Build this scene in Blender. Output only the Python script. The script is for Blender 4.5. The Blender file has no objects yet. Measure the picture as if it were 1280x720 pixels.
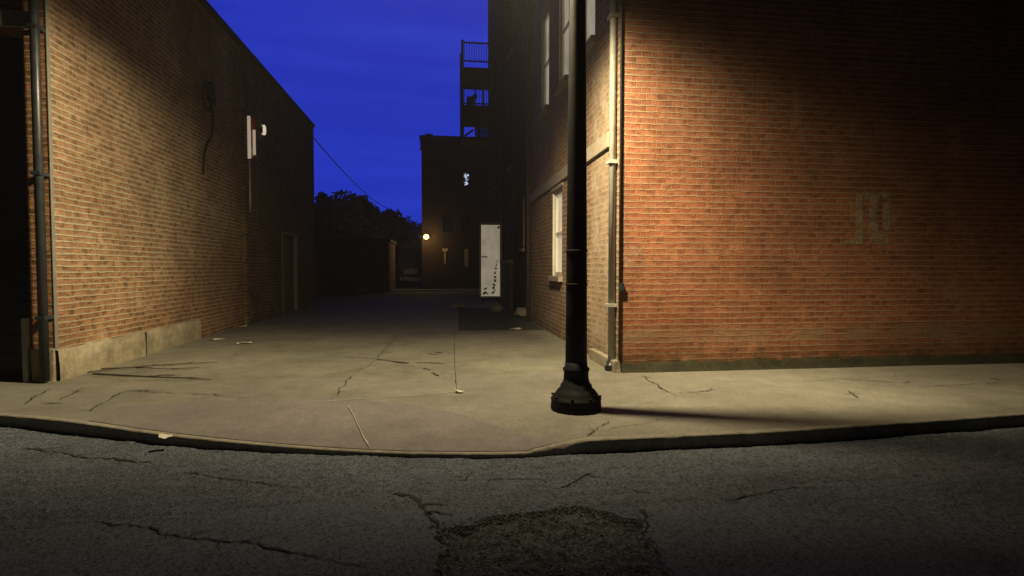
import bpy, math, random
from mathutils import Vector, noise as mn
random.seed(7)
R = random.Random(11)
sc = bpy.context.scene
COL = sc.collection

# ------------------------------------------------------------------ survey of the place: camera pose and ground points
H, F = 1.45, 700.0
PSI, PIT = math.atan(91/700), math.atan(25/700)
fw = Vector((math.sin(PSI)*math.cos(PIT), math.cos(PSI)*math.cos(PIT), -math.sin(PIT)))
rt = Vector((math.cos(PSI), -math.sin(PSI), 0))
up = rt.cross(fw)
def ray(px, py): return fw*F + rt*(px-640) + up*(360-py)
def g(px, py, z=0.0):
    d = ray(px, py); t = (z-H)/d.z; return Vector((d.x*t, d.y*t, z))
def onX(px, py, X):
    d = ray(px, py); t = X/d.x; return Vector((X, d.y*t, H+d.z*t))
def onY(px, py, Y):
    d = ray(px, py); t = Y/d.y; return Vector((d.x*t, Y, H+d.z*t))

def lerp(a, b, t): return a+(b-a)*t
def smooth(t):
    t = max(0.0, min(1.0, t)); return t*t*(3-2*t)
def interp(x, tab):
    if x <= tab[0][0]: return tab[0][1]
    for (x0, y0), (x1, y1) in zip(tab, tab[1:]):
        if x <= x1: return lerp(y0, y1, (x-x0)/(x1-x0))
    return tab[-1][1]
def nz(x, y, z=0.0): return mn.noise(Vector((x, y, z)))

# ------------------------------------------------------------------ materials
MATS = {}
class NT:
    def __init__(s, m): s.t = m.node_tree; s.n = s.t.nodes
    def add(s, typ, **kw):
        n = s.n.new(typ)
        for k, v in kw.items():
            if k[0] == '_': n.inputs[k[1:].replace('_', ' ')].default_value = v
            else: setattr(n, k, v)
        return n
    def link(s, a, b): s.t.links.new(a, b)
    def math(s, op, a, b=None, clamp=False):
        n = s.n.new('ShaderNodeMath'); n.operation = op; n.use_clamp = clamp
        for i, v in enumerate((a, b)):
            if v is None: continue
            if isinstance(v, (int, float)): n.inputs[i].default_value = v
            else: s.link(v, n.inputs[i])
        return n.outputs[0]
    def mix(s, fac, a, b, mode='MIX'):
        n = s.n.new('ShaderNodeMix'); n.data_type = 'RGBA'; n.blend_type = mode
        for sock, v in ((n.inputs[0], fac), (n.inputs[6], a), (n.inputs[7], b)):
            if isinstance(v, (int, float)): sock.default_value = v
            elif isinstance(v, tuple): sock.default_value = v if len(v) == 4 else v+(1,)
            else: s.link(v, sock)
        return n.outputs[2]
    def noise(s, vec, scale, detail=4, rough=0.55):
        n = s.add('ShaderNodeTexNoise'); n.inputs['Scale'].default_value = scale
        n.inputs['Detail'].default_value = detail; n.inputs['Roughness'].default_value = rough
        s.link(vec, n.inputs['Vector']); return n.outputs['Fac']
    def mapr(s, v, a, b, c=0.0, d=1.0):
        n = s.add('ShaderNodeMapRange'); n.inputs[1].default_value = a; n.inputs[2].default_value = b
        n.inputs[3].default_value = c; n.inputs[4].default_value = d; s.link(v, n.inputs[0]); return n.outputs[0]
def new_mat(name):
    m = bpy.data.materials.new(name); m.use_nodes = True; MATS[name] = m
    k = NT(m); b = k.n['Principled BSDF']; return m, k, b
def C4(c, s=1.0): return (c[0]*s, c[1]*s, c[2]*s, 1)

def plain(name, col, rough=0.6, metal=0.0, var=0.25, scale=6.0, bump=0.15, spec=0.5, dist=0.01):
    m, k, b = new_mat(name)
    tc = k.add('ShaderNodeTexCoord').outputs['Object']
    n1 = k.noise(tc, scale, 6, .6); n2 = k.noise(tc, scale*9, 4, .6)
    v = k.math('ADD', k.math('MULTIPLY', n1, .65), k.math('MULTIPLY', n2, .35))
    c = k.mix(k.mapr(v, .32, .68), C4(col, 1-var), C4(col, 1+var))
    k.link(c, b.inputs['Base Color'])
    b.inputs['Metallic'].default_value = metal
    k.link(k.mapr(n1, .3, .7, max(0, rough-.12), min(1, rough+.12)), b.inputs['Roughness'])
    b.inputs['Specular IOR Level'].default_value = spec
    bp = k.add('ShaderNodeBump'); bp.inputs['Strength'].default_value = bump; bp.inputs['Distance'].default_value = dist
    k.link(v, bp.inputs['Height']); k.link(bp.outputs[0], b.inputs['Normal'])
    return m

def brick(name, axis, c1, c2, mortar, row=.09, width=.168, stain=.45, band=None, moss=0.0, bump=1.0, off=0.0, ms=.014, smear_glow=None, spec=.2, spot=.65, bed=.22):
    m, k, b = new_mat(name); hj = tuple(.55*q+.25*w_ for q, w_ in zip(mortar, c2))
    tc = k.add('ShaderNodeTexCoord').outputs['Object']
    dn = k.add('ShaderNodeTexNoise'); dn.inputs['Scale'].default_value = 5.5; dn.inputs['Detail'].default_value = 5
    k.link(tc, dn.inputs['Vector'])
    va = k.add('ShaderNodeVectorMath', operation='MULTIPLY_ADD'); k.link(dn.outputs['Color'], va.inputs[0])
    va.inputs[1].default_value = (.034, .034, .034); va.inputs[2].default_value = (-.017+off, -.017+off, -.017)
    vv = k.add('ShaderNodeVectorMath', operation='ADD'); k.link(tc, vv.inputs[0]); k.link(va.outputs[0], vv.inputs[1])
    sp = k.add('ShaderNodeSeparateXYZ'); k.link(vv.outputs[0], sp.inputs[0])
    cb = k.add('ShaderNodeCombineXYZ'); k.link(sp.outputs[axis], cb.inputs[0]); k.link(sp.outputs['Z'], cb.inputs[1])
    bt = k.add('ShaderNodeTexBrick'); k.link(cb.outputs[0], bt.inputs['Vector'])
    bt.inputs['Color1'].default_value = C4(c1); bt.inputs['Color2'].default_value = C4(c2); bt.inputs['Mortar'].default_value = C4(hj)
    bt.inputs['Scale'].default_value = 1; bt.inputs['Mortar Size'].default_value = ms*.62; bt.inputs['Mortar Smooth'].default_value = .35
    bt.inputs['Brick Width'].default_value = width; bt.inputs['Row Height'].default_value = row; bt.inputs['Bias'].default_value = -.15
    big = k.noise(tc, .55, 5, .6); mid = k.noise(tc, 3.2, 6, .65); fine = k.noise(tc, 38, 4, .7)
    sv = k.math('ADD', k.math('MULTIPLY', big, .5), k.math('ADD', k.math('MULTIPLY', mid, .3), k.math('MULTIPLY', fine, .2)))
    zr = k.math('FRACT', k.math('DIVIDE', sp.outputs['Z'], row))
    edge = k.math('MULTIPLY', k.math('ABSOLUTE', k.math('SUBTRACT', zr, .5)), 2.0)        # 1 on the bed joint
    jw = k.mapr(mid, .3, .7, 1-bed*2.6, 1-bed*1.2)
    bedm = k.math('MULTIPLY', k.math('SUBTRACT', edge, jw), 9.0, True)
    brk = k.mix(k.math('MULTIPLY', bedm, k.mapr(fine, .3, .7, .6, 1.0)), bt.outputs['Color'], C4(mortar))
    col = k.mix(1.0, brk, k.mix(k.mapr(sv, .36, .64), (1-stain,)*3, (1+stain*.55,)*3), 'MULTIPLY')
    # single burnt bricks and voids in the joints, small scale
    v3 = k.add('ShaderNodeMapping'); v3.inputs['Scale'].default_value = (1/width, 1/width, 1/row); k.link(vv.outputs[0], v3.inputs[0])
    spk = k.noise(v3.outputs[0], 1.15, 2, .5)
    col = k.mix(k.math('MULTIPLY', k.math('MULTIPLY', k.mapr(spk, .48, .66), spot), k.math('SUBTRACT', 1.0, bt.outputs['Fac'])), col, C4(c2, .3))
    if smear_glow:  # mortar smear towards the top, also painting the lamp's hot spot paler
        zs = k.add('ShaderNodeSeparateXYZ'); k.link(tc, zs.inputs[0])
        mk = k.math('MULTIPLY', k.mapr(zs.outputs['Z'], smear_glow[0], smear_glow[1]), k.mapr(sv, .40, .56, .25, smear_glow[2]))
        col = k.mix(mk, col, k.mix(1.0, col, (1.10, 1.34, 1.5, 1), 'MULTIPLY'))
    # lime bloom and scraped patches
    pm = k.math('MULTIPLY', k.mapr(k.noise(tc, 1.6, 7, .7), .57, .72), .55)
    col = k.mix(pm, col, C4(mortar, 1.15))
    sz = k.add('ShaderNodeSeparateXYZ'); k.link(tc, sz.inputs[0]); z = sz.outputs['Z']
    if band:
        z0, z1, amt, bc = band
        mk = k.math('MULTIPLY', k.mapr(z, z0-.07, z0+.03), k.mapr(z, z1-.03, z1+.09, 1, 0))
        mk = k.math('MULTIPLY', mk, k.mapr(k.noise(tc, 2.3, 6, .7), .36, .6, 0, amt))
        col = k.mix(mk, col, C4(bc))
    if moss:
        mk = k.math('MULTIPLY', k.mapr(z, .1, .38, 1, 0), k.mapr(k.noise(tc, 4, 6, .7), .38, .62, .1, moss))
        col = k.mix(mk, col, (.035, .042, .018, 1))
    k.link(col, b.inputs['Base Color'])
    b.inputs['Roughness'].default_value = .92; b.inputs['Specular IOR Level'].default_value = spec
    h = k.math('ADD', k.math('ADD', k.math('MULTIPLY', k.math('SUBTRACT', 1.0, bt.outputs['Fac']), .8), k.math('MULTIPLY', bedm, .7)),
               k.math('ADD', k.math('MULTIPLY', fine, .55), k.math('MULTIPLY', k.noise(tc, 11, 5, .6), .5)))
    bp = k.add('ShaderNodeBump'); bp.inputs['Strength'].default_value = bump; bp.inputs['Distance'].default_value = .02
    k.link(h, bp.inputs['Height']); k.link(bp.outputs[0], b.inputs['Normal'])
    return m

def slab_mat(name, col, dark, rough=.85, stain_scale=.8, grain=45, bump=.35, speck=.0, spec=.25, blot=0.0):
    m, k, b = new_mat(name)
    tc = k.add('ShaderNodeTexCoord').outputs['Object']
    a = k.noise(tc, stain_scale, 8, .68); bl = k.noise(tc, stain_scale*5.3, 6, .62); gr = k.noise(tc, grain, 5, .75)
    v = k.math('ADD', k.math('MULTIPLY', a, .5), k.math('ADD', k.math('MULTIPLY', bl, .3), k.math('MULTIPLY', gr, .2)))
    c = k.mix(k.mapr(v, .37, .63), C4(dark), C4(col))
    c = k.mix(1.0, c, k.mix(k.mapr(k.noise(tc, 21, 6, .75), .35, .65), (.84, .84, .84, 1), (1.12, 1.12, 1.12, 1)), 'MULTIPLY')
    # dark gum and oil spots
    vo = k.add('ShaderNodeTexVoronoi'); vo.inputs['Scale'].default_value = 2.2; k.link(tc, vo.inputs['Vector'])
    sp = k.math('MULTIPLY', k.mapr(vo.outputs['Distance'], .025, .05, 1, 0), k.mapr(bl, .5, .55))
    c = k.mix(k.math('MULTIPLY', sp, .55), c, C4(dark, .35))
    if blot:
        n3 = k.noise(tc, 1.25, 9, .72); n4 = k.noise(tc, 9, 6, .7)
        bm = k.math('MULTIPLY', k.mapr(n3, .53, .66), k.mapr(n4, .35, .65, .3, 1.0))
        c = k.mix(k.math('MULTIPLY', bm, blot), c, C4(dark, .5))
        c = k.mix(k.mapr(n4, .62, .75, 0, .25), c, C4(col, 1.35))
    if speck:
        v2 = k.add('ShaderNodeTexVoronoi'); v2.inputs['Scale'].default_value = 75; k.link(tc, v2.inputs['Vector'])
        sc2 = k.add('ShaderNodeSeparateColor'); k.link(v2.outputs['Color'], sc2.inputs[0])
        c = k.mix(k.math('MULTIPLY', k.mapr(sc2.outputs[0], .55, .95), speck), c, C4(col, 2.8))
        c = k.mix(k.math('MULTIPLY', k.mapr(sc2.outputs[1], .55, .85), .75), c, C4(dark, .35))
    k.link(c, b.inputs['Base Color'])
    k.link(k.mapr(a, .3, .7, rough-.08, min(1, rough+.12)), b.inputs['Roughness']); b.inputs['Specular IOR Level'].default_value = spec
    hh = k.math('ADD', k.math('MULTIPLY', gr, .5), k.math('MULTIPLY', bl, .5))
    if speck: hh = k.math('ADD', hh, k.math('MULTIPLY', v2.outputs['Distance'], .8))
    bp = k.add('ShaderNodeBump'); bp.inputs['Strength'].default_value = bump; bp.inputs['Distance'].default_value = .012
    k.link(hh, bp.inputs['Height']); k.link(bp.outputs[0], b.inputs['Normal'])
    return m

def worn_paint(name, col, lo=.42, hi=.6, scale=9, rowaxis=None):
    m, k, b = new_mat(name)
    tc = k.add('ShaderNodeTexCoord').outputs['Object']
    n = k.noise(tc, scale, 6, .7); n2 = k.noise(tc, scale*5, 4, .7)
    a = k.mapr(k.math('ADD', k.math('MULTIPLY', n, .7), k.math('MULTIPLY', n2, .3)), lo, hi, 0, .68)
    k.link(k.mix(n2, C4(col, .75), C4(col, 1.15)), b.inputs['Base Color']); b.inputs['Roughness'].default_value = .9
    k.link(a, b.inputs['Alpha'])
    bp = k.add('ShaderNodeBump'); bp.inputs['Strength'].default_value = .5; k.link(n2, bp.inputs['Height']); k.link(bp.outputs[0], b.inputs['Normal'])
    return m

def glow(name, col, s):
    m, k, b = new_mat(name)
    b.inputs['Base Color'].default_value = C4(col); b.inputs['Emission Color'].default_value = C4(col); b.inputs['Emission Strength'].default_value = s
    return m
def glass(name, col=(.01, .012, .016), rough=.06):
    m, k, b = new_mat(name); b.inputs['Base Color'].default_value = C4(col); b.inputs['Roughness'].default_value = rough
    b.inputs['Specular IOR Level'].default_value = .6
    tc = k.add('ShaderNodeTexCoord').outputs['Object']
    bp = k.add('ShaderNodeBump'); bp.inputs['Strength'].default_value = .05; k.link(k.noise(tc, 3, 3), bp.inputs['Height']); k.link(bp.outputs[0], b.inputs['Normal'])
    return m

RED1, RED2, MORT = (.355, .130, .068), (.245, .084, .046), (.44, .26, .15)
M_front = brick('right_front_brick', 'X', RED1, RED2, MORT, band=(.42, .56, .75, (.27, .2, .12)), moss=.9, smear_glow=(2.2, 4.3, .9), stain=.5, spot=.48, row=.082, width=.148)
M_alley = brick('right_alley_brick', 'Y', (.36, .225, .14), (.22, .13, .085), (.46, .36, .25), moss=.4)
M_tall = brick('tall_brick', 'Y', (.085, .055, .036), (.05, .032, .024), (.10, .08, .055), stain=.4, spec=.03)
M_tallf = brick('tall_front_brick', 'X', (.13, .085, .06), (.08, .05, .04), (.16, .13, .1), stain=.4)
M_left = brick('left_alley_brick', 'Y', (.32, .165, .092), (.21, .105, .06), (.46, .37, .24), row=.082, width=.165, stain=.5, ms=.014, smear_glow=(.5, 2.6, 1.0), spot=.7)
M_left2 = brick('left_rough_brick', 'Y', (.22, .15, .08), (.11, .07, .04), (.34, .27, .16), row=.09, width=.15, stain=.5, bump=1.0, off=.4)
M_leftf = brick('left_front_brick', 'X', (.34, .16, .07), (.17, .07, .033), (.42, .31, .17), row=.082, width=.165, stain=.4)
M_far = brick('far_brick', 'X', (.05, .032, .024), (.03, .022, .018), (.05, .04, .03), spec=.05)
M_garage = brick('garage_brick', 'X', (.20, .11, .06), (.12, .07, .04), (.2, .15, .1))
M_side = slab_mat('sidewalk_concrete', (.250, .244, .212), (.145, .14, .118), stain_scale=.7, bump=.3, blot=.35)
M_kerb = slab_mat('kerb_concrete', (.36, .34, .29), (.15, .14, .115), stain_scale=2.2, bump=.6)
M_alleyp = slab_mat('alley_concrete', (.245, .240, .20), (.135, .132, .105), stain_scale=.7, bump=.35, spec=.04, blot=.5)
M_apron = slab_mat('apron_concrete', (.215, .198, .20), (.145, .133, .135), stain_scale=.9, bump=.2, blot=.3)
M_asph = slab_mat('road_asphalt', (.132, .150, .185), (.075, .086, .107), stain_scale=1.1, grain=60, bump=.7, speck=.16, blot=.5)
M_asphnew = slab_mat('overlay_asphalt', (.130, .147, .180), (.095, .108, .133), stain_scale=.9, grain=70, bump=.45, speck=.08, blot=.4)
M_asphold = slab_mat('old_asphalt', (.115, .132, .135), (.028, .033, .034), stain_scale=3.4, grain=30, bump=1.0, speck=.3)
M_alleyasph = slab_mat('alley_asphalt', (.10, .10, .08), (.05, .05, .04), stain_scale=1.6, bump=.6, spec=.03)
M_ground = slab_mat('bare_ground', (.05, .048, .04), (.025, .025, .02))
M_crack = plain('crack_dirt', (.028, .026, .018), .95, var=.4)
M_stain = worn_paint('oil_stain', (.03, .03, .02), .45, .66, 5)
M_joint = plain('joint_mortar', (.36, .33, .26), .9, var=.3)
M_tar = plain('tar_seam', (.014, .014, .013), .95, var=.4)
M_conc = slab_mat('wall_concrete', (.38, .34, .25), (.15, .125, .085), stain_scale=1.9, bump=.9)
M_stone = slab_mat('stone_trim', (.36, .32, .26), (.22, .19, .15), stain_scale=2.5, bump=.5)
M_black = plain('black_pole_paint', (.006, .006, .006), .75, var=.4, bump=.3, scale=14, spec=.2)
M_darkpipe = plain('dark_pipe_paint', (.022, .026, .032), .4, var=.3, bump=.1)
M_greypipe = plain('grey_pipe_paint', (.29, .30, .275), .55, var=.22, bump=.2, scale=9)
M_darkgrey = plain('dark_grey_metal', (.16, .16, .14), .6)
M_brownpipe = plain('brown_pipe_paint', (.12, .09, .06), .6, var=.3)
M_white = plain('old_white_paint', (.62, .6, .54), .6, var=.14, scale=4)
M_board = plain('white_board_paint', (.72, .70, .62), .55, var=.12, scale=3)
def faint(name, col, e):  # pale matte surface with a weak glow added in place of lamp light
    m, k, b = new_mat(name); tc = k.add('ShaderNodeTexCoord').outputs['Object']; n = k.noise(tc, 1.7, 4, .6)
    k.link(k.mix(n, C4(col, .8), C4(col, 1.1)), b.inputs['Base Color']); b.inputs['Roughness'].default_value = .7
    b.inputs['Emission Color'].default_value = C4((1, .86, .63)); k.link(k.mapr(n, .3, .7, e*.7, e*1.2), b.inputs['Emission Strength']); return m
M_signglow = faint('sign_face_added_glow', (.7, .68, .6), .24)  # white board face, glow added, no lamp inside
M_blindglow = faint('blind_added_glow', (.6, .6, .56), .26)  # white blinds, glow added to brighten the upper panes
M_boardglow = faint('boarding_added_glow', (.66, .64, .56), .34)  # white boarding of the lower window, glow added
M_ink = plain('dark_lettering', (.02, .02, .02), .7)
M_iron = plain('dark_iron', (.014, .014, .013), .8, var=.3, spec=.15)
M_navy = plain('navy_shutter', (.010, .012, .022), .5, var=.2)
M_roof = plain('roof_felt', (.03, .03, .03), .9)
M_rust = plain('red_sign_paint', (.36, .09, .05), .6, var=.4, scale=8)
M_cable = plain('black_cable', (.012, .012, .012), .6)
M_wood = plain('grey_wood', (.13, .10, .07), .8, var=.35)
M_bark = plain('tree_bark', (.06, .045, .03), .9)
M_leaf = plain('tree_leaf', (.045, .06, .028), .7, var=.4, scale=1.2)
M_leaf2 = plain('tree_leaf_dark', (.035, .045, .03), .7, var=.4, scale=1.2)
M_weed = plain('weed_leaf', (.03, .04, .015), .8, var=.4)
M_paper = plain('litter_paper', (.6, .58, .52), .8, var=.12)
M_truck = plain('truck_paint', (.02, .022, .028), .35, var=.2)
M_tyre = plain('tyre_rubber', (.015, .015, .015), .8)
M_glass = glass('window_glass')
M_tglass = glass('truck_glass', (.02, .03, .06), .02)
M_lens = glow('lamp_lens', (1, .78, .42), 14)
M_globe = glow('globe_glow', (1, .56, .15), 6)
M_edgeglow = glow('sign_edge_added_glow', (1, .86, .66), .30)  # pale sign edges, glow added where the street lamp leaves them dim
M_fitglow = glow('fitting_added_glow', (1, .87, .66), .6)  # small white fitting, glow added to brighten it
M_ghost = worn_paint('ghost_paint', (.38, .31, .19), .38, .54, 8)
M_wash = worn_paint('whitewash', (.50, .41, .31), .38, .62, 3.0)
M_gravel = plain('loose_gravel', (.15, .145, .13), .9, var=.5, scale=25)
M_chrome = plain('dull_chrome', (.4, .42, .48), .3, metal=.8, var=.1)

# ------------------------------------------------------------------ mesh helpers
class MB:
    def __init__(s): s.v = []; s.f = []; s.sm = []
    def quad(s, *p):
        n = len(s.v); s.v += [tuple(q) for q in p]; s.f.append(tuple(range(n, n+len(p)))); s.sm.append(False); return s
    def box(s, a, b, jit=0.0, bev=0.0):
        (x0, y0, z0), (x1, y1, z1) = a, b
        n = len(s.v)
        for z in (z0, z1):
            for x, y in ((x0, y0), (x1, y0), (x1, y1), (x0, y1)):
                s.v.append((x+R.uniform(-jit, jit), y+R.uniform(-jit, jit), z+R.uniform(-jit, jit)))
        for q in ((3, 2, 1, 0), (4, 5, 6, 7), (0, 1, 5, 4), (1, 2, 6, 5), (2, 3, 7, 6), (3, 0, 4, 7)):
            s.f.append(tuple(n+i for i in q)); s.sm.append(False)
        return s
    def tube(s, pts, rad, seg=10, cap=True):
        pts = [Vector(p) for p in pts]; n0 = len(s.v); L = len(pts)
        prev = None
        for i, p in enumerate(pts):
            d = (pts[min(i+1, L-1)]-pts[max(i-1, 0)]).normalized()
            if prev is None:
                a = Vector((1, 0, 0)) if abs(d.x) < .8 else Vector((0, 1, 0))
            else: a = prev
            e1 = (a-d*a.dot(d)).normalized(); e2 = d.cross(e1); prev = e1
            r = rad[i] if isinstance(rad, (list, tuple)) else rad
            for k in range(seg):
                t = 2*math.pi*k/seg; q = p+e1*(r*math.cos(t))+e2*(r*math.sin(t)); s.v.append(tuple(q))
        for i in range(L-1):
            for k in range(seg):
                k2 = (k+1) % seg
                s.f.append((n0+i*seg+k, n0+i*seg+k2, n0+(i+1)*seg+k2, n0+(i+1)*seg+k)); s.sm.append(True)
        if cap:
            s.f.append(tuple(n0+k for k in reversed(range(seg)))); s.sm.append(False)
            s.f.append(tuple(n0+(L-1)*seg+k for k in range(seg))); s.sm.append(False)
        return s
    def lathe(s, c, prof, seg=28, facet=False):
        n0 = len(s.v)
        for r, z in prof:
            for k in range(seg):
                t = 2*math.pi*(k+.5)/seg; s.v.append((c[0]+r*math.cos(t), c[1]+r*math.sin(t), c[2]+z))
        for i in range(len(prof)-1):
            for k in range(seg):
                k2 = (k+1) % seg
                s.f.append((n0+i*seg+k, n0+i*seg+k2, n0+(i+1)*seg+k2, n0+(i+1)*seg+k)); s.sm.append(not facet)
        s.f.append(tuple(n0+k for k in reversed(range(seg)))); s.sm.append(False)
        s.f.append(tuple(n0+(len(prof)-1)*seg+k for k in range(seg))); s.sm.append(False)
        return s
    def blob(s, c, r, sub=2, jit=.25, sq=(1, 1, 1)):
        # irregular stone: a displaced low ball
        n0 = len(s.v); rows, cols = 4+sub*2, 6+sub*3; ph = R.uniform(0, 50)
        for i in range(rows+1):
            th = math.pi*i/rows
            for j in range(cols):
                a = 2*math.pi*j/cols; d = Vector((math.sin(th)*math.cos(a), math.sin(th)*math.sin(a), math.cos(th)))
                k = 1+jit*2*nz(d.x*1.7+ph, d.y*1.7, d.z*1.7)
                s.v.append((c[0]+d.x*r*k*sq[0], c[1]+d.y*r*k*sq[1], c[2]+d.z*r*k*sq[2]))
        for i in range(rows):
            for j in range(cols):
                j2 = (j+1) % cols
                s.f.append((n0+i*cols+j, n0+(i+1)*cols+j, n0+(i+1)*cols+j2, n0+i*cols+j2)); s.sm.append(False)
        return s
    def build(s, name, mat, parent=None, bevel=0.0):
        me = bpy.data.meshes.new(name)
        off = wloc(parent) if parent else Vector((0, 0, 0))
        me.from_pydata([tuple(Vector(v)-off) for v in s.v], [], s.f); me.update()
        for p, q in zip(me.polygons, s.sm): p.use_smooth = q
        o = bpy.data.objects.new(name, me); COL.objects.link(o); me.materials.append(mat)
        if parent: o.parent = parent
        if bevel:
            md = o.modifiers.new('bevel', 'BEVEL'); md.width = bevel; md.segments = 2; md.limit_method = 'ANGLE'
        return o
def wloc(o):
    v = Vector((0, 0, 0))
    while o: v = v+o.location; o = o.parent
    return v
def tag(o, label=None, cat=None, group=None, kind=None):
    if label: o['label'] = label
    if cat: o['category'] = cat
    if group: o['group'] = group
    if kind: o['kind'] = kind
    return o
def thing(name, loc, label, cat, group=None):
    o = bpy.data.objects.new(name, None); o.location = loc; o.empty_display_size = .2; COL.objects.link(o)
    return tag(o, label, cat, group)

def wall(mb, axis, c, u0, u1, z0, z1, holes=(), depth=.14, sgn=1):
    """Facade sheet in the plane axis=c with openings; reveals go depth inwards (sgn = direction into the building)."""
    us = sorted({u0, u1, *[h[0] for h in holes], *[h[1] for h in holes]}); zs = sorted({z0, z1, *[h[2] for h in holes], *[h[3] for h in holes]})
    P = (lambda u, z, d=0: (c+d*sgn, u, z)) if axis == 'X' else (lambda u, z, d=0: (u, c+d*sgn, z))
    for a, b in zip(us, us[1:]):
        for e, f in zip(zs, zs[1:]):
            um, zm = (a+b)/2, (e+f)/2
            if any(h[0] < um < h[1] and h[2] < zm < h[3] for h in holes): continue
            mb.quad(P(a, e), P(b, e), P(b, f), P(a, f))
    for a, b, e, f in holes:
        mb.quad(P(a, e), P(a, f), P(a, f, depth), P(a, e, depth)); mb.quad(P(b, e), P(b, e, depth), P(b, f, depth), P(b, f))
        mb.quad(P(a, e), P(a, e, depth), P(b, e, depth), P(b, e)); mb.quad(P(a, f), P(b, f), P(b, f, depth), P(a, f, depth))

# ------------------------------------------------------------------ ground, road, sidewalk, alley
ZR = -.12
CURB = [(-14, 7.35), (-9, 7.15), (-6.2, 6.65), (-5.2, 6.4), (-4.32, 6.11), (-3.35, 5.69), (-2.44, 5.26), (-1.66, 5.0), (-1.01, 4.83), (-.33, 4.67), (.33, 4.57), (.76, 4.53),
        (1.22, 4.56), (2.12, 4.55), (2.88, 4.58), (4.04, 4.66), (5.71, 4.80), (8, 5.05), (14, 5.6), (18, 6)]
RAMP = [(-3.5, 0), (-2.44, .3), (-1.66, .6), (-1.0, .86), (-.3, 1), (.735, 1), (.78, .80), (1.12, .16), (1.20, 0)]
def curb_y(x):
    return sum(interp(x+d, CURB) for d in (-.3, -.15, 0, .15, .3))/5
def sw_z(x, y):
    d = y-curb_y(x)
    return -.082*interp(x, RAMP)*(1-smooth(d/1.25))+.006*nz(x*.7, y*.7, 3)
YS = 7.6
xs = [-14+.5*i for i in range(17)]+[-6+.07*i for i in range(1, 172)]+[6+.5*i for i in range(1, 25)]
def grid(name, mat, P, nu, nv, parent=None, smoothf=True):
    mb = MB()
    for j in range(nv):
        for i in range(nu): mb.v.append(P(i, j))
    for j in range(nv-1):
        for i in range(nu-1):
            mb.f.append((j*nu+i, j*nu+i+1, (j+1)*nu+i+1, (j+1)*nu+i)); mb.sm.append(smoothf)
    return mb.build(name, mat, parent)
ts = [0, .03, .07, .12, .18, .25, .33, .42, .52, .65, .8, 1]
KW = .15
def kw(x): return lerp(.075, .045, interp(x, RAMP))
def swp(i, j):
    x = xs[i]; y0 = curb_y(x)+kw(x); y = lerp(y0, max(YS, y0+.05), ts[j]); return (x, y, sw_z(x, y))
side = tag(grid('sidewalk', M_side, swp, len(xs), len(ts)), 'worn concrete pavement between the kerb and the brick buildings', 'sidewalk', kind='structure')
# kerb with chipped edge
kx = [-14+.25*i for i in range(34)]+[-5.5+.025*i for i in range(0, 481)]+[6.6+.3*i for i in range(0, 36)]
def edge_j(x):
    c = .008*nz(x*9, 2)+.012*max(0, nz(x*3.1, 7)-.15)
    broke = math.exp(-((x-1.0)/.22)**2)*(.035*nz(x*14, 1)+.012)
    return c+broke
def kp(i, j):
    x = kx[i]; y0 = curb_y(x); ej = edge_j(x)
    w_ = kw(x); zt = sw_z(x, y0+w_)+.002*nz(x*6, 4)
    dz = .014*max(0, nz(x*5.3, 9))+.006*max(0, nz(x*21, 8))+(.03*math.exp(-((x-1.05)/.2)**2)*(nz(x*17, 3)+.35) if interp(x, RAMP) < .98 else 0)
    if j == 0: return (x, y0+w_, zt)
    if j == 1: return (x, y0+w_*.4+ej, zt+.001*nz(x*20, 5))
    if j == 2: return (x, y0+.012+ej, zt-.002-dz*.4)
    if j == 3: return (x, y0+.002+ej, zt-.010-dz)
    if j == 4: return (x, y0+.008+.004*nz(x*11, 6), zt-.03-dz)
    return (x, y0+.014+.006*nz(x*7, 8), ZR-.08)
kb = tag(grid('kerb', M_kerb, kp, len(kx), 6), 'chipped concrete kerb curving along the asphalt road', 'kerb', kind='structure')

# road: fine sheet in front of the camera with a sunken worn patch
def pw(qs): return [(p.x, p.y) for p in (g(*q, ZR) for q in qs)]
PATCH = pw([(549, 662), (551, 690), (548, 722), (540, 800), (940, 800), (840, 722), (822, 690), (808, 668), (799, 655), (770, 640), (715, 632), (670, 642), (620, 644), (585, 660)])
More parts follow.
